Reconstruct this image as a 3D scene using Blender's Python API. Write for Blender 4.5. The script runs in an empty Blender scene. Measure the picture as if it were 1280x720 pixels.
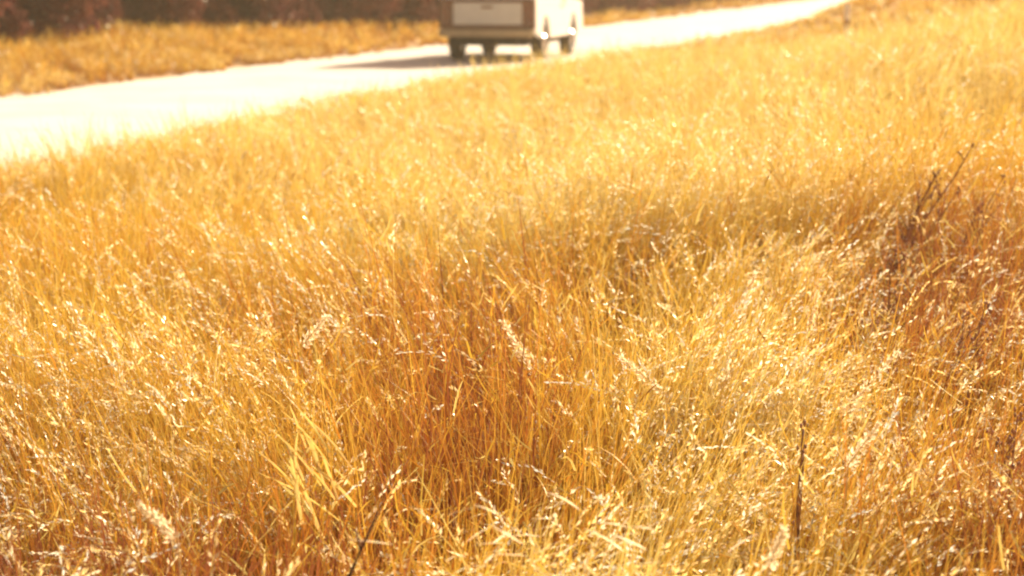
import bpy, bmesh, math, random
import numpy as np
from mathutils import Vector, Matrix

R = math.radians
SC = bpy.context.scene
COL = SC.collection
rng = np.random.default_rng(7)
random.seed(7)

# ------------------------------------------------------------------ camera
cd = bpy.data.cameras.new('camera')
cam = bpy.data.objects.new('camera', cd); COL.objects.link(cam)
cd.sensor_width = 36.0
cd.lens = 112.5
cd.clip_start = 0.1
cd.clip_end = 6000
cam.location = (0, 0, 2.0)
cam.rotation_euler = (R(90 - 6.1), 0, 0)
cd.dof.use_dof = True
cd.dof.focus_distance = 10.0
cd.dof.aperture_fstop = 4.7
SC.camera = cam

# ------------------------------------------------------------------ light
SUN_EL = R(22.5)
SUN_AZ = R(31)          # clockwise from +Y (the view direction) towards +X
w = bpy.data.worlds.new('World'); SC.world = w; w.use_nodes = True
nt = w.node_tree; nt.nodes.clear()
sky = nt.nodes.new('ShaderNodeTexSky'); sky.sky_type = 'NISHITA'; sky.sun_disc = False
sky.sun_elevation = SUN_EL; sky.sun_rotation = SUN_AZ
sky.dust_density = 3.0; sky.ozone_density = 0.6
bg = nt.nodes.new('ShaderNodeBackground'); bg.inputs[1].default_value = 0.07
wo = nt.nodes.new('ShaderNodeOutputWorld')
warm = nt.nodes.new('ShaderNodeMix'); warm.data_type = 'RGBA'; warm.blend_type = 'MULTIPLY'
warm.inputs[0].default_value = 1; warm.inputs[7].default_value = (1.25, .78, .55, 1)      # warm hazy air
nt.links.new(sky.outputs[0], warm.inputs[6]); nt.links.new(warm.outputs[2], bg.inputs[0]); nt.links.new(bg.outputs[0], wo.inputs[0])
sl = bpy.data.lights.new('sun', 'SUN'); sl.energy = 5.0; sl.angle = R(0.5); sl.color = (1.0, 0.905, 0.69)
so = bpy.data.objects.new('sun', sl); COL.objects.link(so)
sd = Vector((math.sin(SUN_AZ) * math.cos(SUN_EL), math.cos(SUN_AZ) * math.cos(SUN_EL), math.sin(SUN_EL)))
so.rotation_euler = sd.to_track_quat('Z', 'Y').to_euler()
so.location = (30, 20, 40)
vs = SC.view_settings
SC.display_settings.display_device = 'sRGB'
vs.view_transform = 'Standard'; vs.look = 'None'; vs.gamma = 1.0
vs.exposure = 1.38
SC.cycles.filter_width = 2.1
SC.cycles.max_bounces = 6
SC.cycles.diffuse_bounces = 4
SC.cycles.transmission_bounces = 4
SC.cycles.use_denoising = True

# ------------------------------------------------------------------ helpers
def tag(o, label=None, cat=None, group=None, kind=None):
    if label: o['label'] = label
    if cat: o['category'] = cat
    if group: o['group'] = group
    if kind: o['kind'] = kind
    return o

def empty(name, loc, rz=0.0):
    o = bpy.data.objects.new(name, None); COL.objects.link(o)
    o.location = loc; o.rotation_euler = (0, 0, rz); o.empty_display_size = .2
    return o

def link(name, me, mat=None, parent=None, smooth=False):
    if mat is not None:
        me.materials.append(mat)
    o = bpy.data.objects.new(name, me); COL.objects.link(o)
    if parent is not None: o.parent = parent
    if smooth:
        me.polygons.foreach_set('use_smooth', [True] * len(me.polygons))
    return o

def obj(name, bm, mat=None, parent=None, smooth=False, loc=None):
    bmesh.ops.recalc_face_normals(bm, faces=bm.faces)
    me = bpy.data.meshes.new(name); bm.to_mesh(me); bm.free()
    o = link(name, me, mat, parent, smooth)
    if loc: o.location = loc
    return o

def np_mesh(name, V, Q, C=None):
    """mesh out of numpy: V (n,3), Q (m,4) quads, C (n,3) colours"""
    me = bpy.data.meshes.new(name)
    n, m = len(V), len(Q)
    me.vertices.add(n); me.vertices.foreach_set('co', np.ascontiguousarray(V, dtype=np.float32).ravel())
    me.loops.add(m * 4); me.loops.foreach_set('vertex_index', np.ascontiguousarray(Q, dtype=np.int32).ravel())
    me.polygons.add(m); me.polygons.foreach_set('loop_start', np.arange(0, m * 4, 4, dtype=np.int32))
    me.polygons.foreach_set('loop_total', np.full(m, 4, dtype=np.int32))
    me.update(calc_edges=True)
    if C is not None:
        a = me.color_attributes.new('tone', 'FLOAT_COLOR', 'POINT')
        c4 = np.ones((n, 4), dtype=np.float32); c4[:, :3] = C
        a.data.foreach_set('color', c4.ravel())
    return me

_perm = np.random.default_rng(3).random((256, 256))
def vnoise(x, y, s, off=0):
    x = np.asarray(x, float) / s + 37.3 * off + 1000; y = np.asarray(y, float) / s + 91.7 * off + 1000
    xi = np.floor(x).astype(int); yi = np.floor(y).astype(int)
    fx = x - xi; fy = y - yi
    fx = fx * fx * (3 - 2 * fx); fy = fy * fy * (3 - 2 * fy)
    g = lambda a, b: _perm[a % 256, b % 256]
    return (g(xi, yi) * (1 - fx) + g(xi + 1, yi) * fx) * (1 - fy) + (g(xi, yi + 1) * (1 - fx) + g(xi + 1, yi + 1) * fx) * fy

def sstep(t):
    t = np.clip(t, 0, 1); return t * t * (3 - 2 * t)

# the road runs away to the right at 13 degrees; `offs` = metres to the right of the parallel through the camera
RD = R(13.0)
NEAR, FAR = -11.45, -16.1
def offs(x, y): return np.cos(RD) * x - np.sin(RD) * y
def near_edge(x, y):
    s_ = np.sin(RD) * x + np.cos(RD) * y
    return NEAR + 0.8 * sstep((44 - s_) / 20.0)
def ground_z(x, y):
    o = offs(x, y)
    z = 0.66 * sstep((o + 6.5) / 5.5) * sstep((y - 5) / 26.0) * (1 - sstep((y - 40) / 14.0))
    s_ = np.sin(RD) * x + np.cos(RD) * y
    z = z + 0.75 * sstep((s_ - 62) / 20.0) * sstep((o - near_edge(x, y)) / 2.5)
    z = z + 0.05 * (vnoise(x, y, 2.3) - .5) * sstep((o - near_edge(x, y) - .5) / 2)
    z = z + (0.10 + 0.12 * vnoise(x, y, 4, 2)) * sstep((FAR - .6 - o) / 3)
    return z

# ------------------------------------------------------------------ materials
def new_mat(name):
    m = bpy.data.materials.new(name); m.use_nodes = True
    t = m.node_tree; t.nodes.clear()
    out = t.nodes.new('ShaderNodeOutputMaterial')
    return m, t, out

def noise_ramp(t, scale, stops, detail=6, coord='Object', rough=.6):
    tc = t.nodes.new('ShaderNodeTexCoord'); n = t.nodes.new('ShaderNodeTexNoise')
    n.inputs['Scale'].default_value = scale; n.inputs['Detail'].default_value = detail
    n.inputs['Roughness'].default_value = rough
    t.links.new(tc.outputs[coord], n.inputs['Vector'])
    r = t.nodes.new('ShaderNodeValToRGB'); e = r.color_ramp.elements
    e[0].position, e[0].color = stops[0][0], (*stops[0][1], 1)
    e[1].position, e[1].color = stops[-1][0], (*stops[-1][1], 1)
    for p, c in stops[1:-1]:
        k = e.new(p); k.color = (*c, 1)
    t.links.new(n.outputs['Fac'], r.inputs['Fac'])
    return n, r

def pmat(name, col, rough=.5, metal=0.0, coat=0.0, var=.12, scale=9.0, trans=0.0, bump=0.0):
    m, t, out = new_mat(name)
    p = t.nodes.new('ShaderNodeBsdfPrincipled')
    c0 = tuple(v * (1 - var) for v in col); c1 = tuple(min(1, v * (1 + var)) for v in col)
    n, r = noise_ramp(t, scale, [(.35, c0), (.65, c1)])
    t.links.new(r.outputs[0], p.inputs['Base Color'])
    p.inputs['Roughness'].default_value = rough; p.inputs['Metallic'].default_value = metal
    p.inputs['Coat Weight'].default_value = coat; p.inputs['Transmission Weight'].default_value = trans
    if bump:
        b = t.nodes.new('ShaderNodeBump'); b.inputs['Strength'].default_value = bump; b.inputs['Distance'].default_value = .02
        t.links.new(n.outputs['Fac'], b.inputs['Height']); t.links.new(b.outputs[0], p.inputs['Normal'])
    t.links.new(p.outputs[0], out.inputs[0])
    return m

def leafy(name, translucency=.38, gloss=.05, jitter=True):
    """vegetation: the colour of each blade is stored on the mesh; light also passes through it"""
    m, t, out = new_mat(name)
    a = t.nodes.new('ShaderNodeAttribute'); a.attribute_name = 'tone'
    d = t.nodes.new('ShaderNodeBsdfDiffuse'); tr = t.nodes.new('ShaderNodeBsdfTranslucent')
    t.links.new(a.outputs['Color'], d.inputs[0]); t.links.new(a.outputs['Color'], tr.inputs[0])
    mx = t.nodes.new('ShaderNodeMixShader'); mx.inputs[0].default_value = translucency
    t.links.new(d.outputs[0], mx.inputs[1]); t.links.new(tr.outputs[0], mx.inputs[2])
    g = t.nodes.new('ShaderNodeBsdfGlossy'); g.inputs['Roughness'].default_value = .38
    g.inputs['Color'].default_value = (1, .93, .78, 1)
    m2 = t.nodes.new('ShaderNodeMixShader'); m2.inputs[0].default_value = gloss
    t.links.new(mx.outputs[0], m2.inputs[1]); t.links.new(g.outputs[0], m2.inputs[2])
    t.links.new(m2.outputs[0], out.inputs[0])
    return m

M_GRASS = leafy('dry_grass', .25, .03)
M_HUSK = leafy('papery_husk', .52, .07)
M_LEAF = leafy('dark_leaves', .2, .02)

# ground: thatch and soil
m, t, out = new_mat('dry_soil'); M_GROUND = m
p = t.nodes.new('ShaderNodeBsdfPrincipled'); p.inputs['Roughness'].default_value = .95
n, r = noise_ramp(t, 1.4, [(.3, (.26, .12, .04)), (.5, (.42, .23, .07)), (.7, (.54, .33, .10))], 10, rough=.75)
t.links.new(r.outputs[0], p.inputs['Base Color'])
b = t.nodes.new('ShaderNodeBump'); b.inputs['Distance'].default_value = .05
t.links.new(n.outputs['Fac'], b.inputs['Height']); t.links.new(b.outputs[0], p.inputs['Normal'])
t.links.new(p.outputs[0], out.inputs[0])

# road: pale limestone gravel with wheel tracks
m, t, out = new_mat('pale_gravel'); M_ROAD = m
p = t.nodes.new('ShaderNodeBsdfPrincipled'); p.inputs['Roughness'].default_value = .9
n, r = noise_ramp(t, 3.0, [(.3, (.60, .54, .46)), (.7, (.74, .70, .62))], 12, rough=.8)
n2, r2 = noise_ramp(t, .5, [(.35, (.86, .84, .80)), (.6, (1, 1, 1))], 4)
mm = t.nodes.new('ShaderNodeMix'); mm.data_type = 'RGBA'; mm.blend_type = 'MULTIPLY'; mm.inputs[0].default_value = 1
t.links.new(r.outputs[0], mm.inputs[6]); t.links.new(r2.outputs[0], mm.inputs[7])
t.links.new(mm.outputs[2], p.inputs['Base Color'])
b = t.nodes.new('ShaderNodeBump'); b.inputs['Distance'].default_value = .02; b.inputs['Strength'].default_value = .5
t.links.new(n.outputs['Fac'], b.inputs['Height']); t.links.new(b.outputs[0], p.inputs['Normal'])
t.links.new(p.outputs[0], out.inputs[0])

M_PAINT = pmat('white_paint', (.84, .85, .86), .35, coat=.4, var=.03)
M_PANEL = pmat('pale_grey_panel', (.62, .60, .55), .4, var=.05, scale=4)
M_BROWN = pmat('dark_brown_trim', (.20, .10, .055), .5, var=.15)
M_BUMPER = pmat('beige_bumper', (.42, .32, .19), .45, var=.1)
M_RED = pmat('red_lens', (.17, .055, .03), .25, coat=.6, var=.1)
M_RUBBER = pmat('tyre_rubber', (.045, .030, .022), .85, var=.2, scale=20)
M_RIM = pmat('grey_rim', (.45, .43, .40), .35, metal=.7)
M_UNDER = pmat('underbody_steel', (.05, .030, .022), .8, var=.3)
M_GLASS = pmat('tinted_glass', (.04, .045, .05), .06, coat=.5, var=.05)
M_POST = pmat('pale_post_paint', (.84, .80, .70), .7, var=.12, scale=12)
M_BAND = pmat('post_band', (.32, .14, .06), .6)
M_BARK = pmat('bark', (.09, .05, .035), .95, var=.35, scale=6, bump=.6)
M_TWIG = pmat('dark_twig', (.10, .045, .032), .85, var=.3, scale=40)
M_STEM = pmat('dead_stem', (.30, .14, .075), .85, var=.4, scale=40)

# ------------------------------------------------------------------ ground and road
def axis(lims):
    out = []
    for a, bb, st in lims:
        out += list(np.arange(a, bb, st))
    return np.array(out + [lims[-1][1]])
gx = axis([(-2500, -500, 500), (-500, -100, 50), (-100, -24, 6), (-24, 36, .6), (36, 100, 6), (100, 500, 50), (500, 2500, 500)])
gy = axis([(-1500, -300, 300), (-300, -40, 40), (-40, 4, 4), (4, 130, .7), (130, 300, 10), (300, 1000, 50), (1000, 3500, 500)])
X, Y = np.meshgrid(gx, gy)
Z = ground_z(X, Y)
V = np.stack([X.ravel(), Y.ravel(), Z.ravel()], 1)
nx, ny = len(gx), len(gy)
i = np.arange(ny - 1)[:, None] * nx + np.arange(nx - 1)[None]
Q = np.stack([i, i + 1, i + nx + 1, i + nx], -1).reshape(-1, 4)
g = link('ground', np_mesh('ground', V, Q), M_GROUND, smooth=True); tag(g, kind='structure')

s = np.arange(-80, 420, .5); K = 9
us = np.linspace(0, 1, K)
V = []
ed1 = .35 * (vnoise(s, s * 0, 1.7, 5) - .5) + .25 * (vnoise(s, s * 0, .6, 6) - .5)
ed2 = .35 * (vnoise(s, s * 0, 1.7, 8) - .5) + .25 * (vnoise(s, s * 0, .6, 9) - .5)
fx, fy = math.sin(RD), math.cos(RD)
for k, u in enumerate(us):
    o = (FAR + ed1) * (1 - u) + (NEAR + 0.8 * sstep((44 - s) / 20.0) + ed2) * u
    crown = .012 + .05 * (1 - (2 * u - 1) ** 2) - .015 * math.exp(-((u - .3) / .07) ** 2) - .015 * math.exp(-((u - .7) / .07) ** 2)
    V.append(np.stack([o * math.cos(RD) + s * fx, -o * math.sin(RD) + s * fy, np.full_like(s, crown)], 1))
V = np.stack(V, 1).reshape(-1, 3)
i = np.arange(len(s) - 1)[:, None] * K + np.arange(K - 1)[None]
Q = np.stack([i, i + 1, i + K + 1, i + K], -1).reshape(-1, 4)
o = link('road', np_mesh('road', V, Q), M_ROAD, smooth=True); tag(o, kind='structure')

# ------------------------------------------------------------------ grass
class Strands:
    def __init__(s): s.V, s.Q, s.C, s.n, s.M = [], [], [], 0, []
    def add(s, V, Q, C, mi=0):
        s.M.append(np.full(len(Q), mi, dtype=np.int32))
        s.V.append(V); s.Q.append(Q + s.n); s.C.append(C); s.n += len(V)
    def mesh(s, name):
        me = np_mesh(name, np.concatenate(s.V), np.concatenate(s.Q), np.concatenate(s.C))
        me.materials.append(M_GRASS); me.materials.append(M_HUSK)
        me.polygons.foreach_set('material_index', np.concatenate(s.M)); me.update()
        return me

def ribbons(S, root, az, lean, bend, L, W, cb, ct, K=4, tip=.15):
    """curved tapering blades; returns the centreline (N,K,3) and the last direction"""
    N = len(root)
    P = np.zeros((N, K, 3)); P[:, 0] = root
    hd = np.stack([np.cos(az), np.sin(az)], 1)
    for k in range(1, K):
        th = lean + bend * ((k - .5) / (K - 1)) ** 1.5
        st = (L / (K - 1))[:, None]
        P[:, k, :2] = P[:, k - 1, :2] + hd * np.sin(th)[:, None] * st
        P[:, k, 2] = P[:, k - 1, 2] + np.cos(th) * st[:, 0]
    wa = rng.uniform(0, math.pi, N)
    wv = np.stack([np.cos(wa), np.sin(wa) * .6, np.zeros(N)], 1)
    f = np.linspace(0, 1, K); wf = np.where(f < .5, 1, 1 - (f - .5) * 2 * (1 - tip))
    off = wv[:, None] * (W[:, None, None] * .5) * wf[None, :, None]
    V = np.stack([P - off, P + off], 2).reshape(-1, 3)
    b = np.arange(N)[:, None] * (2 * K) + 2 * np.arange(K - 1)[None]
    Q = np.stack([b, b + 1, b + 3, b + 2], -1).reshape(-1, 4)
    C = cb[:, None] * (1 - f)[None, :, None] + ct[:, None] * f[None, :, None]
    C = np.repeat(C[:, :, None], 2, 2).reshape(-1, 3)
    S.add(V, Q, C)
    return P

def spikelets(S, P, Lh, n, size, aspect, spread, col):
    """little husks along the last stretch (length Lh) of every stalk P (N,K,3), nodding"""
    N = len(P)
    d = P[:, -1] - P[:, -2]; d /= np.linalg.norm(d, axis=1)[:, None] + 1e-9
    tt = (np.arange(n)[None] + rng.random((N, n))) / n
    q = (1 - tt) * (Lh / (np.linalg.norm(P[:, -1] - P[:, -2], axis=1) + 1e-9))[:, None]      # segments back from the tip
    q = np.minimum(q, P.shape[1] - 1.01); k0 = P.shape[1] - 1 - np.ceil(q).astype(int); k0 = np.clip(k0, 0, P.shape[1] - 2)
    fr = (P.shape[1] - 1 - q - k0)[:, :, None]; ii = np.arange(N)[:, None]
    base = P[ii, k0] * (1 - fr) + P[ii, k0 + 1] * fr
    d = P[ii, k0 + 1] - P[ii, k0]; d /= np.linalg.norm(d, axis=2)[:, :, None] + 1e-9
    side = rng.normal(size=(N, n, 3)); side[:, :, 2] *= .6
    nod = rng.uniform(.0, .3, (N, 1, 1)) * np.array([0, 0, -1.])
    base = base + side * (spread * (1.15 - tt))[:, :, None] + nod * (tt ** 2)[:, :, None] * Lh[:, None, None]
    ax = d + side * .26 + nod; ax /= np.linalg.norm(ax, axis=2)[:, :, None]
    r = rng.normal(size=(N, n, 3)); wv = np.cross(ax, r); wv /= np.linalg.norm(wv, axis=2)[:, :, None] + 1e-9
    sz = (size if np.ndim(size) else np.full(N, size))[:, None] * rng.uniform(.6, 1.3, (N, n))
    a = ax * sz[:, :, None]; wv = wv * (sz * aspect)[:, :, None]
    V = np.stack([base, base + a * .45 + wv, base + a, base + a * .45 - wv], 2).reshape(-1, 3)
    Q = np.arange(N * n * 4).reshape(-1, 4)
    c = col[:, None] * rng.uniform(.75, 1.15, (N, n, 1))
    S.add(V, Q, np.repeat(np.minimum(c, .93).reshape(-1, 3), 4, 0), 1)

PAL = np.array([(.66, .39, .045), (.74, .525, .09), (.56, .25, .03), (.32, .105, .035), (.70, .465, .055), (.80, .64, .20)])

def EDGE(x, y):
    s_ = math.sin(RD) * x + math.cos(RD) * y
    return -19.8 + 2.4 * sstep((s_ - 54) / 24.0)

def height(x, y):
    o = offs(x, y)
    h = .57 + .20 * (vnoise(x, y, 1.4, 1) - .5) + .26 * (vnoise(x, y, .45, 3) - .5)
    near_side = .14 + .86 * sstep((o - near_edge(x, y)) / (3.4 + 1.6 * sstep((y - 38) / 12)))
    h = h * np.where(o > -14, near_side, 1.0)
    h = h * np.where((y > 46) & (o > -14), 1 - .4 * sstep((y - 46) / 8), 1)
    far_side = (.32 + .36 * sstep((FAR - o) / 2.0)) * (1 - .35 * sstep((y - 55) / 25))
    return h * np.where(o < -14, far_side, 1.0)

# patches of other grass, also painting mid-field glow and corner darkening into the colour: x, y, radius, redder(-)/paler(+), share of seed heads, relative height
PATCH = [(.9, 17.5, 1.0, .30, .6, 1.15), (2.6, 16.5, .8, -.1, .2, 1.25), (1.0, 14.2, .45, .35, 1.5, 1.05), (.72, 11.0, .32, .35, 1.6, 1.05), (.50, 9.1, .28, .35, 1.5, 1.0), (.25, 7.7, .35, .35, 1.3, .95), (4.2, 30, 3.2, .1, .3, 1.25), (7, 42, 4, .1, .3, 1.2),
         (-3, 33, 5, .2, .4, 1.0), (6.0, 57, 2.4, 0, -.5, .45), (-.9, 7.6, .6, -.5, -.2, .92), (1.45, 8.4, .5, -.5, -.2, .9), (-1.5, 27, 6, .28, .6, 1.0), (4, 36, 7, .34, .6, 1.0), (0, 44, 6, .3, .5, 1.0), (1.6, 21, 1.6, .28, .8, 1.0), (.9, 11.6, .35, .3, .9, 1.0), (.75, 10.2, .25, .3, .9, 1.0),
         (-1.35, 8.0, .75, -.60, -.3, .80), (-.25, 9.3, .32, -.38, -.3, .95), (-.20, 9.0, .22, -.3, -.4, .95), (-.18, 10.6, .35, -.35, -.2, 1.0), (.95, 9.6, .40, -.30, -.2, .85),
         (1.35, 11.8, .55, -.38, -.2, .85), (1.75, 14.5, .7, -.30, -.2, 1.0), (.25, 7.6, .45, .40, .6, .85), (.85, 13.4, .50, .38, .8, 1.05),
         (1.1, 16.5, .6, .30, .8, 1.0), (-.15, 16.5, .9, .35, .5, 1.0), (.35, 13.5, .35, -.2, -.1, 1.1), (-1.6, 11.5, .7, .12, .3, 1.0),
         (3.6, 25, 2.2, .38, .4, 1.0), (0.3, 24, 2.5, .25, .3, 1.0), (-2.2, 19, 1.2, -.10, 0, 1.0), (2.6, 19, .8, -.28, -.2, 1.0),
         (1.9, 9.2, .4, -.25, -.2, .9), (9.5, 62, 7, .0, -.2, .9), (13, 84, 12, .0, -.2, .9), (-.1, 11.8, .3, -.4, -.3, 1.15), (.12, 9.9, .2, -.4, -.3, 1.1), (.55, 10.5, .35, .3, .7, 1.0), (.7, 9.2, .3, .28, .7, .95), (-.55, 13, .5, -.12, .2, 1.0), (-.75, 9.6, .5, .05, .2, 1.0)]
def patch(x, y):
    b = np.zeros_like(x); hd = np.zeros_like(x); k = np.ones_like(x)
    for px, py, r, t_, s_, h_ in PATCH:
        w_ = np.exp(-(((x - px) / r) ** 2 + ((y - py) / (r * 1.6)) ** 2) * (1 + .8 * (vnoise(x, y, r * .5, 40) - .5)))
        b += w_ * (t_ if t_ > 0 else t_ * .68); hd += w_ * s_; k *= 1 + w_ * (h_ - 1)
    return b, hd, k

def grass_band(S, y0, y1, tufts, blades, wid, margin, head_share, hn, hs, side='near'):
    """tufts per square metre between two distances"""
    area = (y1 - y0) * (.17 * (y0 + y1) + 2 * margin)
    n = int(area * tufts)
    y = rng.uniform(y0, y1, n * 2); hw = .17 * y + margin
    keep = rng.random(n * 2) < hw / (.17 * y1 + margin)
    y = y[keep][:n]; hw = hw[keep][:n]
    x = rng.uniform(-1, 1, len(y)) * hw
    o = offs(x, y)
    jit = .9 * (vnoise(x, y, .9, 11) - .5) + .5 * (rng.random(len(x)) - .5)
    ok = (o > near_edge(x, y) + jit) if side == 'near' else ((o < FAR + jit) & (o > EDGE(x, y) - 2.5))
    dens = vnoise(x, y, .8, 4) * .6 + vnoise(x, y, 2.6, 7) * .4
    ok &= rng.random(len(x)) < .12 + 1.45 * dens
    x, y = x[ok], y[ok]
    T = len(x)
    if not T: return
    # per tuft
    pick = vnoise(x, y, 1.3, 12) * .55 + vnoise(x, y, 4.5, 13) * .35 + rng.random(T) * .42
    pb, ph, pk = patch(x, y); pick = pick + pb - .13 * (1 - sstep((y - 7.5) / 4)) + .12 * sstep((y - 15) / 14)  # redder near, paler far: the upper field's glow painted as grass tone
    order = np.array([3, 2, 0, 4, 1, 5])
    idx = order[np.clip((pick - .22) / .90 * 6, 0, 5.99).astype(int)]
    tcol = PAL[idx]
    if side == 'far':
        tcol = tcol * np.array([.86, .80, .80])
    h = height(x, y) * pk
    # lie of the stalks: fans outwards across the meadow with swirls
    wind = np.arctan2((vnoise(x, y, 1.8, 20) - .5) * 2, x / (.12 * y + .5) * .8 + (vnoise(x, y, 2.4, 21) - .5) * 3.0)
    wl = .02 + .30 * vnoise(x, y, .7, 22)
    B = blades
    ti = np.repeat(np.arange(T), B); N = len(ti)
    ang = rng.uniform(0, 2 * math.pi, N); rr = np.abs(rng.normal(0, .045, N))
    root = np.stack([x[ti] + np.cos(ang) * rr, y[ti] + np.sin(ang) * rr, np.zeros(N)], 1)
    root[:, 2] = ground_z(root[:, 0], root[:, 1]) - .01
    own = rng.uniform(.05, .55, N)
    vx = np.cos(ang) * own + np.cos(wind[ti]) * wl[ti]; vy = np.sin(ang) * own + np.sin(wind[ti]) * wl[ti]
    az = np.arctan2(vy, vx); lean = np.hypot(vx, vy) * .42
    bend = rng.uniform(.0, 1.5, N) * (.4 + own)
    L = h[ti] * rng.uniform(.55, 1.35, N)
    W = wid * rng.uniform(.5, 1.5, N)
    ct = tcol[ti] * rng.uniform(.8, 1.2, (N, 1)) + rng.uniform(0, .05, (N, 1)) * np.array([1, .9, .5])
    cb = tcol[ti] * np.array([.50, .23, .22]) * rng.uniform(.7, 1.05, (N, 1))  # orange bases, darkened further to paint shade into the gaps
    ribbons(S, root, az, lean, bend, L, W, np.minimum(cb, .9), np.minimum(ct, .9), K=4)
    # flowering stalks
    m_ = int(T * blades * head_share)
    hp = np.clip(.18 + vnoise(x, y, 1.1, 30) ** 1.5 + ph, .05, 3)
    ti = rng.choice(T, m_, p=hp / hp.sum())
    root = np.stack([x[ti] + rng.normal(0, .03, m_), y[ti] + rng.normal(0, .03, m_), np.zeros(m_)], 1)
    root[:, 2] = ground_z(root[:, 0], root[:, 1]) - .01
    az = wind[ti] + rng.normal(0, 1.1, m_)
    lean = wl[ti] * rng.uniform(.2, .9, m_); bend = rng.uniform(.4, 2.3, m_)
    L = h[ti] * rng.uniform(.8, 1.35, m_)
    c = PAL[rng.choice([1, 4, 5, 0], m_)] * rng.uniform(.85, 1.1, (m_, 1))
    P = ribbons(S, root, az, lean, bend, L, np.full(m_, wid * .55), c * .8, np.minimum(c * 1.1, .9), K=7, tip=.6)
    hc = np.array([.84, .62, .25]) * rng.uniform(.75, 1.08, (m_, 1)) + (rng.random((m_, 1)) ** 2.2) * np.array([.25, .38, .50]) * np.array([0, .6, 1.])
    spikelets(S, P, L * rng.uniform(.16, .34, m_), int(hn * 1.25), hs, .165, hs * .19, hc)
    # broken straws caught crosswise in the sward
    m_ = int(T * blades * .28)
    ti = rng.integers(0, T, m_)
    root = np.stack([x[ti] + rng.normal(0, .08, m_), y[ti] + rng.normal(0, .08, m_), np.zeros(m_)], 1)
    root[:, 2] = ground_z(root[:, 0], root[:, 1]) + h[ti] * rng.uniform(.35, .95, m_)
    c = PAL[rng.choice([1, 4, 5, 0, 5, 2], m_)] * rng.uniform(.8, 1.15, (m_, 1))
    ribbons(S, root, rng.uniform(0, 6.28, m_), rng.uniform(.5, 1.9, m_), rng.uniform(-.8, 1.2, m_), rng.uniform(.05, .17, m_),
            wid * rng.uniform(.8, 1.7, m_), np.minimum(c, .9), np.minimum(c * 1.1, .9), K=4, tip=.5)

S = Strands()
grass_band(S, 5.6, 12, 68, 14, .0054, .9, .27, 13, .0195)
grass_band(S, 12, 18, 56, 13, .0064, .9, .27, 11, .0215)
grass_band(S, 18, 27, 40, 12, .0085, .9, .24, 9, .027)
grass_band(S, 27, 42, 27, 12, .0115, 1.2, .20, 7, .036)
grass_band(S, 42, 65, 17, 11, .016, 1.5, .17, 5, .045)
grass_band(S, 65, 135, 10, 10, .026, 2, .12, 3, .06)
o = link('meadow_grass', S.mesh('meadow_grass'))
tag(o, 'tall dry golden meadow grass with pale seed heads covering the foreground', 'grass', kind='stuff')
print('grass quads', len(o.data.polygons))

S = Strands()
grass_band(S, 34, 60, 20, 12, .014, 5, .08, 4, .034, 'far')
grass_band(S, 60, 90, 13, 11, .020, 5, .08, 3, .05, 'far')
grass_band(S, 90, 140, 6, 10, .028, 5, .08, 3, .06, 'far')
o = link('verge_grass', S.mesh('verge_grass'))
tag(o, 'orange gold strip of tall dry grass beyond the white road', 'grass', kind='stuff')

# ------------------------------------------------------------------ placing things from the view
PITCH = R(6.1)
def ray(u, v):
    dx, dy = (u - 640) / 4000, (360 - v) / 4000
    return np.array([dx, math.cos(PITCH) + dy * math.sin(PITCH), -math.sin(PITCH) + dy * math.cos(PITCH)])
def at_depth(u, v, d):
    r_ = ray(u, v); return Vector(r_ * (d / r_[1])) + Vector((0, 0, 2))
def at_height(u, v, z):
    r_ = ray(u, v); k = (z - 2) / r_[2]; return Vector(r_ * k) + Vector((0, 0, 2))
def on_ground(p): return Vector((p.x, p.y, float(ground_z(p.x, p.y))))

# ------------------------------------------------------------------ trees and shrubs beyond the verge
def leaf_cloud(n, rad, clumps, size, c0, c1, seed, zc=0.0, flat=.75, hollow=.35):
    r_ = np.random.default_rng(seed)
    cc = r_.normal(size=(clumps, 3)); cc /= np.linalg.norm(cc, axis=1)[:, None]
    cc *= (r_.uniform(hollow, 1, (clumps, 1)) ** .6) * rad; cc[:, 2] *= flat
    cr = r_.uniform(.22, .48, clumps) * rad
    ci = r_.integers(0, clumps, n)
    d = r_.normal(size=(n, 3)); d /= np.linalg.norm(d, axis=1)[:, None]
    c = cc[ci] + d * (cr[ci] * r_.uniform(.35, 1.1, n) ** .7)[:, None]; c[:, 2] += zc
    a = r_.normal(size=(n, 3)); a /= np.linalg.norm(a, axis=1)[:, None]
    b = np.cross(a, r_.normal(size=(n, 3))); b /= np.linalg.norm(b, axis=1)[:, None]
    sz = (size * r_.uniform(.6, 1.4, n))[:, None]
    V = np.stack([c - a * sz, c + b * sz * .5, c + a * sz, c - b * sz * .5], 1).reshape(-1, 3)
    k = r_.random((clumps, 1))[ci]
    col = (np.array(c0) * (1 - k) + np.array(c1) * k) * r_.uniform(.7, 1.3, (n, 1))
    return V, np.repeat(col, 4, 0)

def tube(bm, pts, radii, seg=8):
    rings = []
    for k, p in enumerate(pts):
        p = Vector(p)
        a = Vector(pts[max(k - 1, 0)]); b_ = Vector(pts[min(k + 1, len(pts) - 1)])
        d = (b_ - a).normalized()
        q = d.to_track_quat('Z', 'Y')
        rings.append([bm.verts.new(p + q @ Vector((math.cos(2 * math.pi * j / seg) * radii[k], math.sin(2 * math.pi * j / seg) * radii[k], 0))) for j in range(seg)])
    for a, b_ in zip(rings, rings[1:]):
        for j in range(seg):
            bm.faces.new((a[j], a[(j + 1) % seg], b_[(j + 1) % seg], b_[j]))
    bm.faces.new(rings[0][::-1]); bm.faces.new(rings[-1])

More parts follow.
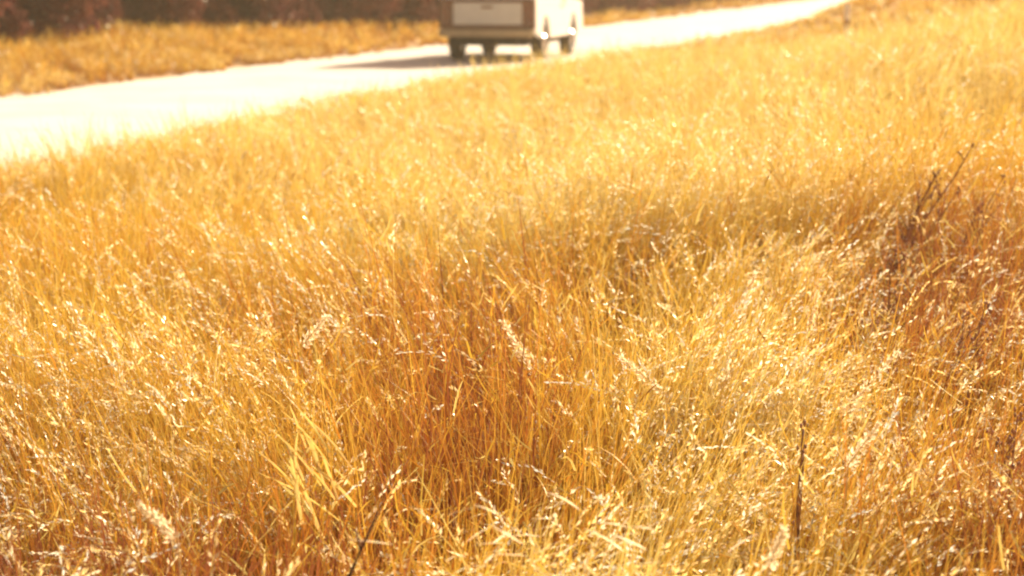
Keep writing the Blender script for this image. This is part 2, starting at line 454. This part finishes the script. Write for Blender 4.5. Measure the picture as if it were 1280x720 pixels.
def make_tree(seed, hgt):
    rd = random.Random(seed)
    root = empty('broadleaf_tree', (0, 0, 0))
    bm = bmesh.new()
    pts = [(rd.uniform(-.1, .1) * k, rd.uniform(-.1, .1) * k, hgt * .62 * k / 5) for k in range(6)]
    tube(bm, pts, [.22, .17, .15, .13, .10, .06], 10)
    for k in range(9):
        b0 = Vector(pts[rd.choice([2, 3, 4, 5])]); a = rd.uniform(0, 6.28); l = rd.uniform(1.0, 2.0)
        b2 = b0 + Vector((math.cos(a) * l, math.sin(a) * l, rd.uniform(.5, 1.5)))
        tube(bm, [b0, (b0 + b2) / 2 + Vector((0, 0, -.12)), b2], [.07, .05, .02], 6)
    obj('trunk', bm, M_BARK, root, True)
    V, C = leaf_cloud(9000, hgt * .36, 26, .11, (.10, .042, .034), (.18, .08, .045), seed, zc=hgt * .62)
    link('crown', np_mesh('crown', V, np.arange(len(V)).reshape(-1, 4), C), M_LEAF, root)
    return root

def make_shrub(seed):
    rd = random.Random(seed)
    root = empty('dark_shrub', (0, 0, 0))
    bm = bmesh.new()
    for k in range(7):
        a = rd.uniform(0, 6.28); l = rd.uniform(.3, .8)
        tube(bm, [(0, 0, -.05), (math.cos(a) * l * .4, math.sin(a) * l * .4, .5), (math.cos(a) * l, math.sin(a) * l, 1.1)], [.03, .022, .008], 5)
    obj('stem', bm, M_BARK, root)
    V, C = leaf_cloud(5200, 1.05, 18, .055, (.12, .038, .04), (.19, .065, .045), seed, zc=.78, flat=.8, hollow=.1)
    V[:, 2] = np.maximum(V[:, 2], -.02)
    link('foliage', np_mesh('foliage', V, np.arange(len(V)).reshape(-1, 4), C), M_LEAF, root)
    return root

def copy_tree(o, parent=None):
    c = o.copy(); COL.objects.link(c)
    if parent is not None: c.parent = parent
    for ch in [q for q in SC.objects if q.parent == o]:
        copy_tree(ch, c)
    return c

tp = [make_tree(50 + k, 6.5 + .8 * k) for k in range(3)]
sp = [make_shrub(80 + k) for k in range(3)]
rt = random.Random(5)
def pt(oo, ss): return (oo * math.cos(RD) + ss * fx, -oo * math.sin(RD) + ss * fy)
# shrubs in rows along the wood's edge
n_s = 0
for row, (oa, step) in enumerate([(-.7, 1.0), (-2.2, 1.3), (-4.6, 2.0)]):
    s_ = 44.0
    while s_ < 122:
        x, y = pt(0, s_)
        x, y = pt(float(EDGE(x, y)) + oa + rt.uniform(-.4, .3), s_)
        if -.21 * y < x < .19 * y:
            o = sp[n_s] if n_s < 3 else copy_tree(sp[n_s % 3])
            o.location = (x, y, float(ground_z(x, y)) - .03)
            o.rotation_euler = (0, 0, rt.uniform(0, 6.28))
            k_ = rt.uniform(.6, 1.45); o.scale = (k_, k_, k_ * rt.uniform(.9, 1.25))
            tag(o, 'dark maroon brown shrub in the shaded thicket beyond the gold verge grass', 'shrub', 'dark shrubs of the shaded thicket')
            n_s += 1
        s_ += step * rt.uniform(.8, 1.2)
n_t = 0
for row, oa in enumerate([-3.4, -8.5]):
    s_ = 46.0 + row * 2
    while s_ < 125:
        x, y = pt(0, s_)
        x, y = pt(float(EDGE(x, y)) + oa + rt.uniform(-.7, .7), s_)
        if -.23 * y < x < .2 * y:
            o = tp[n_t] if n_t < 3 else copy_tree(tp[n_t % 3])
            o.location = (x, y, float(ground_z(x, y)) - .05); o.rotation_euler = (0, 0, rt.uniform(0, 6.28))
            k_ = rt.uniform(.85, 1.2); o.scale = (k_, k_, k_)
            tag(o, 'dark tree whose shaded trunk rises out of the thicket beyond the road', 'tree', 'trees of the shaded thicket')
            n_t += 1
        s_ += rt.uniform(3.6, 5.0)
print('shrubs', n_s, 'trees', n_t)

# ------------------------------------------------------------------ pickup truck
def box(bm, x0, x1, y0, y1, z0, z1, bev=0.0):
    r_ = bmesh.ops.create_cube(bm, size=1)
    vs_ = r_['verts']
    for v_ in vs_:
        v_.co = Vector(((x0 + x1) / 2 + v_.co.x * (x1 - x0), (y0 + y1) / 2 + v_.co.y * (y1 - y0), (z0 + z1) / 2 + v_.co.z * (z1 - z0)))
    if bev:
        es = list({e for v_ in vs_ for e in v_.link_edges})
        bmesh.ops.bevel(bm, geom=es, offset=bev, segments=2, affect='EDGES', clamp_overlap=True)

def prism_x(bm, poly, x0, x1, bev=0.0, inset_top=None):
    """polygon in (y,z) extruded from x0 to x1"""
    a = [bm.verts.new((x0, p[0], p[1])) for p in poly]; b_ = [bm.verts.new((x1, p[0], p[1])) for p in poly]
    fs = [bm.faces.new(a), bm.faces.new(b_[::-1])]
    n_ = len(poly)
    for k in range(n_):
        fs.append(bm.faces.new((a[k], b_[k], b_[(k + 1) % n_], a[(k + 1) % n_])))
    if bev:
        es = list(set(fs[0].edges) | set(fs[1].edges))
        bmesh.ops.bevel(bm, geom=es, offset=bev, segments=2, affect='EDGES')

def arch(cy, cz, r_, a0=180, a1=0, n_=10):
    return [(cy + r_ * math.cos(R(a0 + (a1 - a0) * k / n_)), cz + r_ * math.sin(R(a0 + (a1 - a0) * k / n_))) for k in range(n_ + 1)]

HW = .86
YR, YF, WR = 1.05, 4.02, .36      # axles and wheel radius
base = at_depth(609, 75, 54.3)
truck = empty('pickup_truck', (base.x, 54.3, .05), -R(10.5))
truck.scale = (.97, .97, .97)
tag(truck, 'boxy white pickup truck seen from behind on the white road, brown tailgate with pale panel', 'pickup truck')

bm = bmesh.new()
side = [(.03, .50), (.03, 1.10), (2.18, 1.10), (3.75, 1.06), (5.02, .98), (5.10, .60), (5.05, .42), (YF + .45, .40)]
side += [(p[0], p[1]) for p in arch(YF, WR, .44, 5, 175)] + [(YF - .45, .38), (YR + .45, .38)]
side += [(p[0], p[1]) for p in arch(YR, WR, .44, 5, 175)] + [(YR - .45, .42)]
for sx in (-1, 1):
    prism_x(bm, side, sx * (HW - .07), sx * HW, .012)
box(bm, -HW + .07, HW - .07, .08, 2.15, .62, .66)                    # bed floor
box(bm, -HW + .07, HW - .07, 2.10, 2.16, .66, 1.10)                  # bed bulkhead
prism_x(bm, [(3.62, 1.08), (5.0, .99), (5.06, .62), (5.02, .42), (4.95, .42), (4.95, .93), (3.62, 1.02)], -HW + .07, HW - .07)   # bonnet and nose
box(bm, -HW + .07, HW - .07, 2.18, 3.62, .42, .50)                   # cab floor
obj('body', bm, M_PAINT, truck)

bm = bmesh.new()                                                     # cab: pillars and roof
lo = [(-.80, 2.20), (.80, 2.20), (.80, 3.66), (-.80, 3.66)]
hi = [(-.66, 2.38), (.66, 2.38), (.66, 3.02), (-.66, 3.02)]
for (a, b_) in zip(lo, hi):
    tube(bm, [(a[0], a[1], 1.06), (b_[0], b_[1], 1.66)], [.05, .045], 6)
box(bm, -.72, .72, 2.32, 3.08, 1.64, 1.73, .035)
box(bm, -.82, .82, 2.165, 2.23, 1.00, 1.16, .015)
tube(bm, [(-.77, 2.85, 1.08), (-.68, 2.85, 1.66)], [.035, .035], 6); tube(bm, [(.77, 2.85, 1.08), (.68, 2.85, 1.66)], [.035, .035], 6)
cab = obj('cab', bm, M_PAINT, truck)
bm = bmesh.new()                                                     # hard canopy added over the bed, out of view, to thicken the truck's shadow
prism_x(bm, [(.06, 1.105), (.12, 1.74), (2.34, 1.76), (2.16, 1.105)], -.80, .80, .03)
canopy = obj('added_bed_canopy', bm, M_PAINT, truck)
def pane(name, pts):
    bm = bmesh.new(); f = bm.faces.new([bm.verts.new(p) for p in pts])
    n_ = f.normal.copy(); bm.normal_update(); n_ = f.normal.copy()
    r_ = bmesh.ops.extrude_face_region(bm, geom=[f])
    for v_ in [q for q in r_['geom'] if isinstance(q, bmesh.types.BMVert)]: v_.co += n_ * .008
    return obj(name, bm, M_GLASS, cab)
pane('rear_window', [(-.75, 2.21, 1.12), (.75, 2.21, 1.12), (.63, 2.37, 1.64), (-.63, 2.37, 1.64)])
pane('windscreen', [(-.76, 3.63, 1.08), (.76, 3.63, 1.08), (.63, 3.02, 1.64), (-.63, 3.02, 1.64)])
bm = bmesh.new(); box(bm, -.62, .62, .045, .10, 1.24, 1.62, .01); obj('added_canopy_window', bm, M_GLASS, canopy)
for sx in (-1, 1):
    bm = bmesh.new(); box(bm, sx * .80 - .006, sx * .80 + .006, .45, 1.85, 1.28, 1.60, .003); obj('added_canopy_window', bm, M_GLASS, canopy)
for sx in (-1, 1):
    pane('side_window', [(sx * .795, 2.25, 1.10), (sx * .795, 3.60, 1.10), (sx * .665, 3.02, 1.64), (sx * .665, 2.40, 1.64)])
bm = bmesh.new(); box(bm, -HW + .004, HW - .02, -.008, .028, .570, 1.085, .010)
tg = obj('tailgate', bm, M_BROWN, truck)
bm = bmesh.new(); box(bm, -.60, .62, -.018, -.006, .645, 1.03, .005)
obj('tailgate_panel', bm, M_PANEL, tg)
bm = bmesh.new(); box(bm, -.10, .10, -.036, -.019, .93, .975, .006); obj('handle', bm, M_BROWN, tg)
bm = bmesh.new(); box(bm, -.72, .72, -.020, -.006, 1.042, 1.075, .005)
tt_ = obj('tailgate_trim', bm, M_RED, tg)
for sx in (-1, 1):
    bm = bmesh.new(); box(bm, sx * (HW - .125) - .055, sx * (HW - .125) + .055, -.026, -.006, .66, .98, .008)
    obj('tail_light', bm, M_RED, truck)
bm = bmesh.new(); box(bm, -.84, .84, -.15, -.02, .435, .565, .025); box(bm, -.5, -.42, -.05, .3, .44, .5); box(bm, .42, .5, -.05, .3, .44, .5)
obj('rear_bumper', bm, M_BUMPER, truck)
bm = bmesh.new(); box(bm, -.84, .84, 5.08, 5.20, .42, .56, .03); obj('front_bumper', bm, M_BUMPER, truck)
bm = bmesh.new()                                                     # chassis, axles, tank
for sx in (-1, 1): box(bm, sx * .42 - .04, sx * .42 + .04, .05, 4.9, .46, .60)
box(bm, -.66, .66, .30, .9, .27, .61, .05)
tube(bm, [(-.7, YR, WR), (-.15, YR, WR), (0, YR, WR), (.15, YR, WR), (.7, YR, WR)], [.045, .05, .13, .05, .045], 10)
tube(bm, [(-.7, YF, WR), (.7, YF, WR)], [.04, .04], 8)
box(bm, -.4, .4, 3.2, 4.7, .36, .8, .05)
box(bm, -.78, .78, .1, 2.1, .54, .618); box(bm, -.70, .70, 1.55, 4.6, .27, .55, .05)
obj('chassis', bm, M_UNDER, truck)
bm = bmesh.new(); tube(bm, [(.5, 2.4, .36), (.5, .3, .36), (.52, -.02, .34)], [.03, .03, .03], 8); obj('exhaust_pipe', bm, M_UNDER, truck)
for yy in (YR, YF):
    for sx in (-1, 1):
        bm = bmesh.new(); cx = sx * .74
        prof = [(-.10, .22), (-.11, .30), (-.095, .345), (-.07, WR), (.07, WR), (.095, .345), (.11, .30), (.10, .22)]
        seg = 28; rings = []
        for k in range(seg):
            a = 2 * math.pi * k / seg
            rings.append([bm.verts.new((cx + p[0], yy + math.cos(a) * p[1], WR + math.sin(a) * p[1])) for p in prof])
        for k in range(seg):
            A, B_ = rings[k], rings[(k + 1) % seg]
            for j in range(len(prof)):
                bm.faces.new((A[j], A[(j + 1) % len(prof)], B_[(j + 1) % len(prof)], B_[j]))
        wh = obj('wheel', bm, M_RUBBER, truck, True)
        bm = bmesh.new()
        tube(bm, [(cx - .08, yy, WR), (cx + .08, yy, WR)], [.222, .222], 20)
        tube(bm, [(cx + sx * .08, yy, WR), (cx + sx * .105, yy, WR)], [.09, .06], 12)
        obj('rim', bm, M_RIM, wh)
for sx in (-1, 1):
    bm = bmesh.new(); box(bm, sx * .95 - .09, sx * .95 + .09, 3.22, 3.30, 1.10, 1.26, .02)
    tube(bm, [(sx * .78, 3.3, 1.10), (sx * .9, 3.27, 1.14)], [.015, .015], 6)
    obj('side_mirror', bm, M_UNDER, truck)
    bm = bmesh.new(); box(bm, sx * .62 - .14, sx * .62 + .14, 5.06, 5.12, .68, .86, .03); obj('headlight', bm, M_PANEL, truck)
    bm = bmesh.new(); box(bm, sx * (HW + .004) - .006, sx * (HW + .004) + .012 * sx, 2.62, 2.78, .90, .93, .002); obj('door_handle', bm, M_UNDER, truck)

# ------------------------------------------------------------------ marker post
p0 = at_height(1058, 66, 0.0); p0 = on_ground(p0)
post = empty('marker_post', (p0.x, p0.y, p0.z - .05), -.75)
tag(post, 'slim pale roadside post standing in orange grass right of the road', 'post')
bm = bmesh.new(); tube(bm, [(0, 0, 0), (0, 0, .94), (0, 0, .955)], [.05, .05, .04], 20)
r_ = obj('post_shaft', bm, M_POST, post)
bm = bmesh.new(); tube(bm, [(0, 0, .58), (0, 0, .68)], [.054, .054], 20); obj('reflector_band', bm, M_BAND, post)
bm = bmesh.new(); tube(bm, [(0, 0, .88), (0, 0, .96), (0, 0, .98)], [.054, .054, .04], 20); obj('post_cap', bm, M_POST, post)

# ------------------------------------------------------------------ single plants in the meadow
def weed(name, tips, foot, label, cat, rad=.004, mat=M_STEM, twigs=5, seed=0, group=None, buds=True):
    """dead weed: stem from foot to every tip, side twigs and shrivelled seed clusters"""
    rd = random.Random(seed); rad *= .85
    root = empty(name, foot); tag(root, label, cat, group)
    bm = bmesh.new(); ends = []
    for tp_ in tips:
        T_ = Vector(tp_) - foot
        mid = T_ * .5 + Vector((rd.uniform(-.03, .03), rd.uniform(-.03, .03), .05 * T_.length))
        pts = [Vector((0, 0, -.03)), T_ * .22 + Vector((0, 0, .05 * T_.length)), mid, T_ * .8 + Vector((rd.uniform(-.01, .01), 0, .03 * T_.length)), T_]
        tube(bm, pts, [rad * 1.4, rad * 1.2, rad, rad * .75, rad * .4], 6)
        ends.append(T_)
        for k in range(twigs):
            f = rd.uniform(.4, .95); a = mid.lerp(T_, (f - .4) / .6) if f > .5 else mid
            l = .8 * rd.uniform(.03, .10)
            e_ = a + Vector((rd.uniform(-1, 1) * l, rd.uniform(-1, 1) * l, rd.uniform(.3, 1) * l)) + T_.normalized() * l * .5
            tube(bm, [a, (a + e_) / 2 + Vector((0, 0, .006)), e_], [rad * .5, rad * .4, rad * .25], 5)
            ends.append(e_)
    if buds:
        for e_ in ends:
            for k in range(4):
                c = e_ + Vector((rd.gauss(0, .007), rd.gauss(0, .007), rd.gauss(0, .010)))
                bmesh.ops.create_icosphere(bm, subdivisions=1, radius=rd.uniform(.003, .006),
                                           matrix=Matrix.Translation(c) @ Matrix.Diagonal((1, 1, rd.uniform(1, 1.9), 1)))
    obj('stem', bm, mat, root, True)
    return root

def plant_at(pix, d, foot_px=None):
    """3D tips at distance d for the given picture points"""
    return [at_depth(u, v, d) for u, v in pix]
def foot_of(u, d):
    p_ = at_depth(u, 300, d); return on_ground(p_)

d = 14.9
weed('dead_weed', plant_at([(1216, 182), (1170, 218), (1150, 252), (1196, 240), (1128, 300)], d), foot_of(1095, d),
     'tall dark brown branching dead weed leaning right in the upper right grass', 'weed', .0065, seed=1, twigs=6)
weed('dead_weed', plant_at([(1254, 222), (1222, 262)], 14.6), foot_of(1170, 14.6),
     'thin brown dead weed just right of the tallest dark weed', 'weed', .005, seed=2)
weed('dead_weed', plant_at([(1144, 106), (1130, 128)], 24.0), foot_of(1120, 24.0),
     'small distant dark weed tip above the tall dark weed', 'weed', .006, seed=3, twigs=2)
d = 8.7
weed('dead_weed', plant_at([(1004, 536)], d), foot_of(1004, d),
     'upright dark purple brown dead stalk in the lower right grass', 'weed', .011, seed=4, twigs=2)
d = 12.3
weed('dead_weed', plant_at([(1112, 330), (1102, 395), (1125, 372)], d), foot_of(1104, d),
     'short dark knotted dead weed below the tall leaning weed', 'weed', .007, seed=5, twigs=7)
d = 11.3
weed('dead_weed', plant_at([(1232, 380), (1205, 395)], d), foot_of(1190, d),
     'curved reddish brown dead weed near the right edge of the meadow', 'weed', .006, seed=6, twigs=5)
d = 8.9
weed('dead_weed', plant_at([(1272, 520), (1262, 560)], d), foot_of(1268, d),
     'dark dead weed at the right edge of the lower meadow', 'weed', .006, seed=8, twigs=5)
d = 6.9
weed('bare_twig', plant_at([(472, 640)], d), foot_of(300, d),
     'dark bare twig slanting up to the right in the lower left foreground', 'twig', .007, mat=M_TWIG, seed=7, twigs=3, buds=False)
def plume(u0, v0, u1, v1, d, label, seed, wide=1.0):
    """flowering stalk: pale feathery head from (u0,v0) up to its tip (u1,v1)"""
    rd = np.random.default_rng(seed)
    tip, neck = at_depth(u1, v1, d), at_depth(u0, v0, d)
    foot = on_ground(at_depth(u0 + (u0 - u1) * .4, v0, d))
    root = empty('plume_stalk', foot); tag(root, label, 'grass stalk')
    bm = bmesh.new()
    a, b_ = neck - foot, tip - foot
    tube(bm, [Vector((0, 0, -.02)), a * .5 + Vector((0, 0, .02)), a, (a + b_) / 2, b_], [.003, .0028, .0025, .002, .0012], 6)
    o = obj('stalk', bm, M_STRAW, root)
    n_ = 200
    t_ = rd.random(n_); ax = np.array(b_ - a); Ln = np.linalg.norm(ax); ax = ax / Ln
    c = np.array(a) + np.array(b_ - a) * t_[:, None]
    sd_ = rd.normal(size=(n_, 3)); c = c + sd_ * (.0065 * wide * (1.2 - t_))[:, None]
    dr = ax + sd_ * .4 + np.array([0, 0, -.15]); dr /= np.linalg.norm(dr, axis=1)[:, None]
    wv = np.cross(dr, rd.normal(size=(n_, 3))); wv /= np.linalg.norm(wv, axis=1)[:, None]
    sz = rd.uniform(.009, .019, n_)[:, None]
    V = np.stack([c, c + dr * sz * .45 + wv * sz * .2, c + dr * sz, c + dr * sz * .45 - wv * sz * .2], 1).reshape(-1, 3)
    col = np.repeat(np.array([.90, .79, .56]) * rd.uniform(.8, 1.05, (n_, 1)), 4, 0)
    link('seed_head', np_mesh('seed_head', V, np.arange(len(V)).reshape(-1, 4), col), M_HUSK, root)
    return root
M_STRAW = pmat('straw', (.70, .50, .22), .7, var=.15, scale=60)
plume(1052, 520, 1122, 440, 10.3, 'longest cream seed plume slanting right, right of the upright dark stalk', 1, 1.2)
plume(1060, 582, 1098, 530, 8.7, 'short cream seed plume below the longest slanting plume', 2)
plume(960, 712, 980, 662, 7.1, 'pale plume near the bottom edge, left of the upright dark stalk', 3)
plume(898, 525, 914, 425, 10.6, 'cream plume standing nearly upright right of centre', 4, 1.2)
plume(922, 400, 944, 342, 12.7, 'pale plume above the nearly upright cream plume', 5)
plume(378, 432, 408, 396, 11.2, 'small white plume slanting right in the left middle of the meadow', 6)
plume(222, 672, 176, 632, 7.4, 'pale plume nodding left in the lower left foreground', 7)
plume(376, 218, 362, 172, 21.8, 'distant pale plume below the road on the left', 8, 1.3)
plume(832, 492, 778, 448, 10.1, 'cream plume nodding left, right of centre in the meadow', 9)
plume(668, 470, 628, 400, 11.1, 'thin cream plume nodding left at the middle of the meadow', 10)
plume(45, 440, 8, 380, 11.6, 'pale plume nodding left at the left edge of the meadow', 11)
plume(1010, 420, 1022, 366, 12.0, 'upright pale plume left of the knotted dark weed', 12)
plume(1176, 170, 1168, 118, 26.0, 'distant pale upright plume in the upper right grass', 13, 1.3)

# clump of broad yellow blades
def blade_clump(name, foot, spec, label, cat, colr, wid, seed, part, mat=None):
    rd = random.Random(seed)
    root = empty(name, foot); tag(root, label, cat)
    for (p_base, p_mid, p_tip, wf) in spec:
        V, C = [], []
        K_ = 8
        P_ = []
        for k in range(K_):
            t_ = k / (K_ - 1)
            P_.append(p_base * (1 - t_) ** 2 + p_mid * 2 * t_ * (1 - t_) + p_tip * t_ * t_ - foot)
        ang = rd.uniform(-.5, .5); wv = Vector((math.cos(ang), math.sin(ang) * .5, .25))
        for k, p_ in enumerate(P_):
            t_ = k / (K_ - 1); w_ = wid * wf * (.55 + .6 * math.sin(math.pi * min(1, t_ * .9 + .1))) * (1 if t_ < .8 else (1.02 - t_) * 5)
            V += [p_ - wv * w_ / 2, p_ + Vector((0, .15 * w_, -.1 * w_)), p_ + wv * w_ / 2]
            c = [v_ * rd.uniform(.9, 1.08) for v_ in colr]
            C += [c, c, c]
        Q_ = []
        for k in range(K_ - 1):
            for j in (0, 1):
                a = 3 * k + j; Q_.append((a, a + 1, a + 4, a + 3))
        link(part, np_mesh(part, np.array([tuple(v_) for v_ in V]), np.array(Q_), np.array(C)), mat or M_HUSK, root)
    return root
d = 8.5
F = foot_of(400, d)
spec = []
rd = random.Random(21)
for k in range(22):
    ub = rd.gauss(402, 26); ut = rd.gauss(362, 30); vt = rd.uniform(505, 600); dv = rd.uniform(40, 80)
    spec.append((at_depth(ub, vt + dv, d + rd.uniform(-.1, .15)), at_depth(ub * .6 + ut * .4 - 4, vt + dv * .35, d + rd.uniform(-.1, .1)), at_depth(ut, vt, d - rd.uniform(-.1, .12)), rd.uniform(.7, 1.7)))
blade_clump('broad_leaf_clump', F, spec, 'clump of broad bright yellow leaf blades in the lower left grass', 'plant', (.58, .43, .13), .0058, 3, 'leaf_blade', M_HUSK)

# flattened pale straw at the bottom edge
d = 7.2
F = foot_of(700, d)
spec = []
rd = random.Random(12)
for k in range(52):
    u = rd.gauss(715, 100); v = rd.uniform(625, 735) ; L_ = rd.uniform(18, 55); sl_ = rd.uniform(-.45, .15) if rd.random() < .7 else rd.uniform(-1.0, .9)
    dd = d + rd.uniform(-.45, .1)
    spec.append((at_depth(u - L_ / 2, v - sl_ * L_ / 2, dd), at_depth(u, v - rd.uniform(0, 8), dd - .03), at_depth(u + L_ / 2, v + sl_ * L_ / 2, dd), rd.uniform(.7, 1.6)))
blade_clump('straw_heap', F, spec, 'bleached white straw bent flat at the bottom edge, right of centre', 'straw', (.90, .80, .56), .005, 4, 'straw_blade')

# ------------------------------------------------------------------ dusty golden air
bm = bmesh.new(); box(bm, -2600, 2600, -1600, 3600, -1.0, 14.0)
m, t, out = new_mat('dusty_air')
pv = t.nodes.new('ShaderNodeVolumePrincipled')
pv.inputs['Color'].default_value = (1.0, .88, .62, 1); pv.inputs['Density'].default_value = .0006
pv.inputs['Anisotropy'].default_value = .35
t.links.new(pv.outputs[0], out.inputs['Volume'])
hz = obj('haze', bm, m); tag(hz, 'warm dusty air that pales the far verge and the truck', 'haze', kind='stuff')
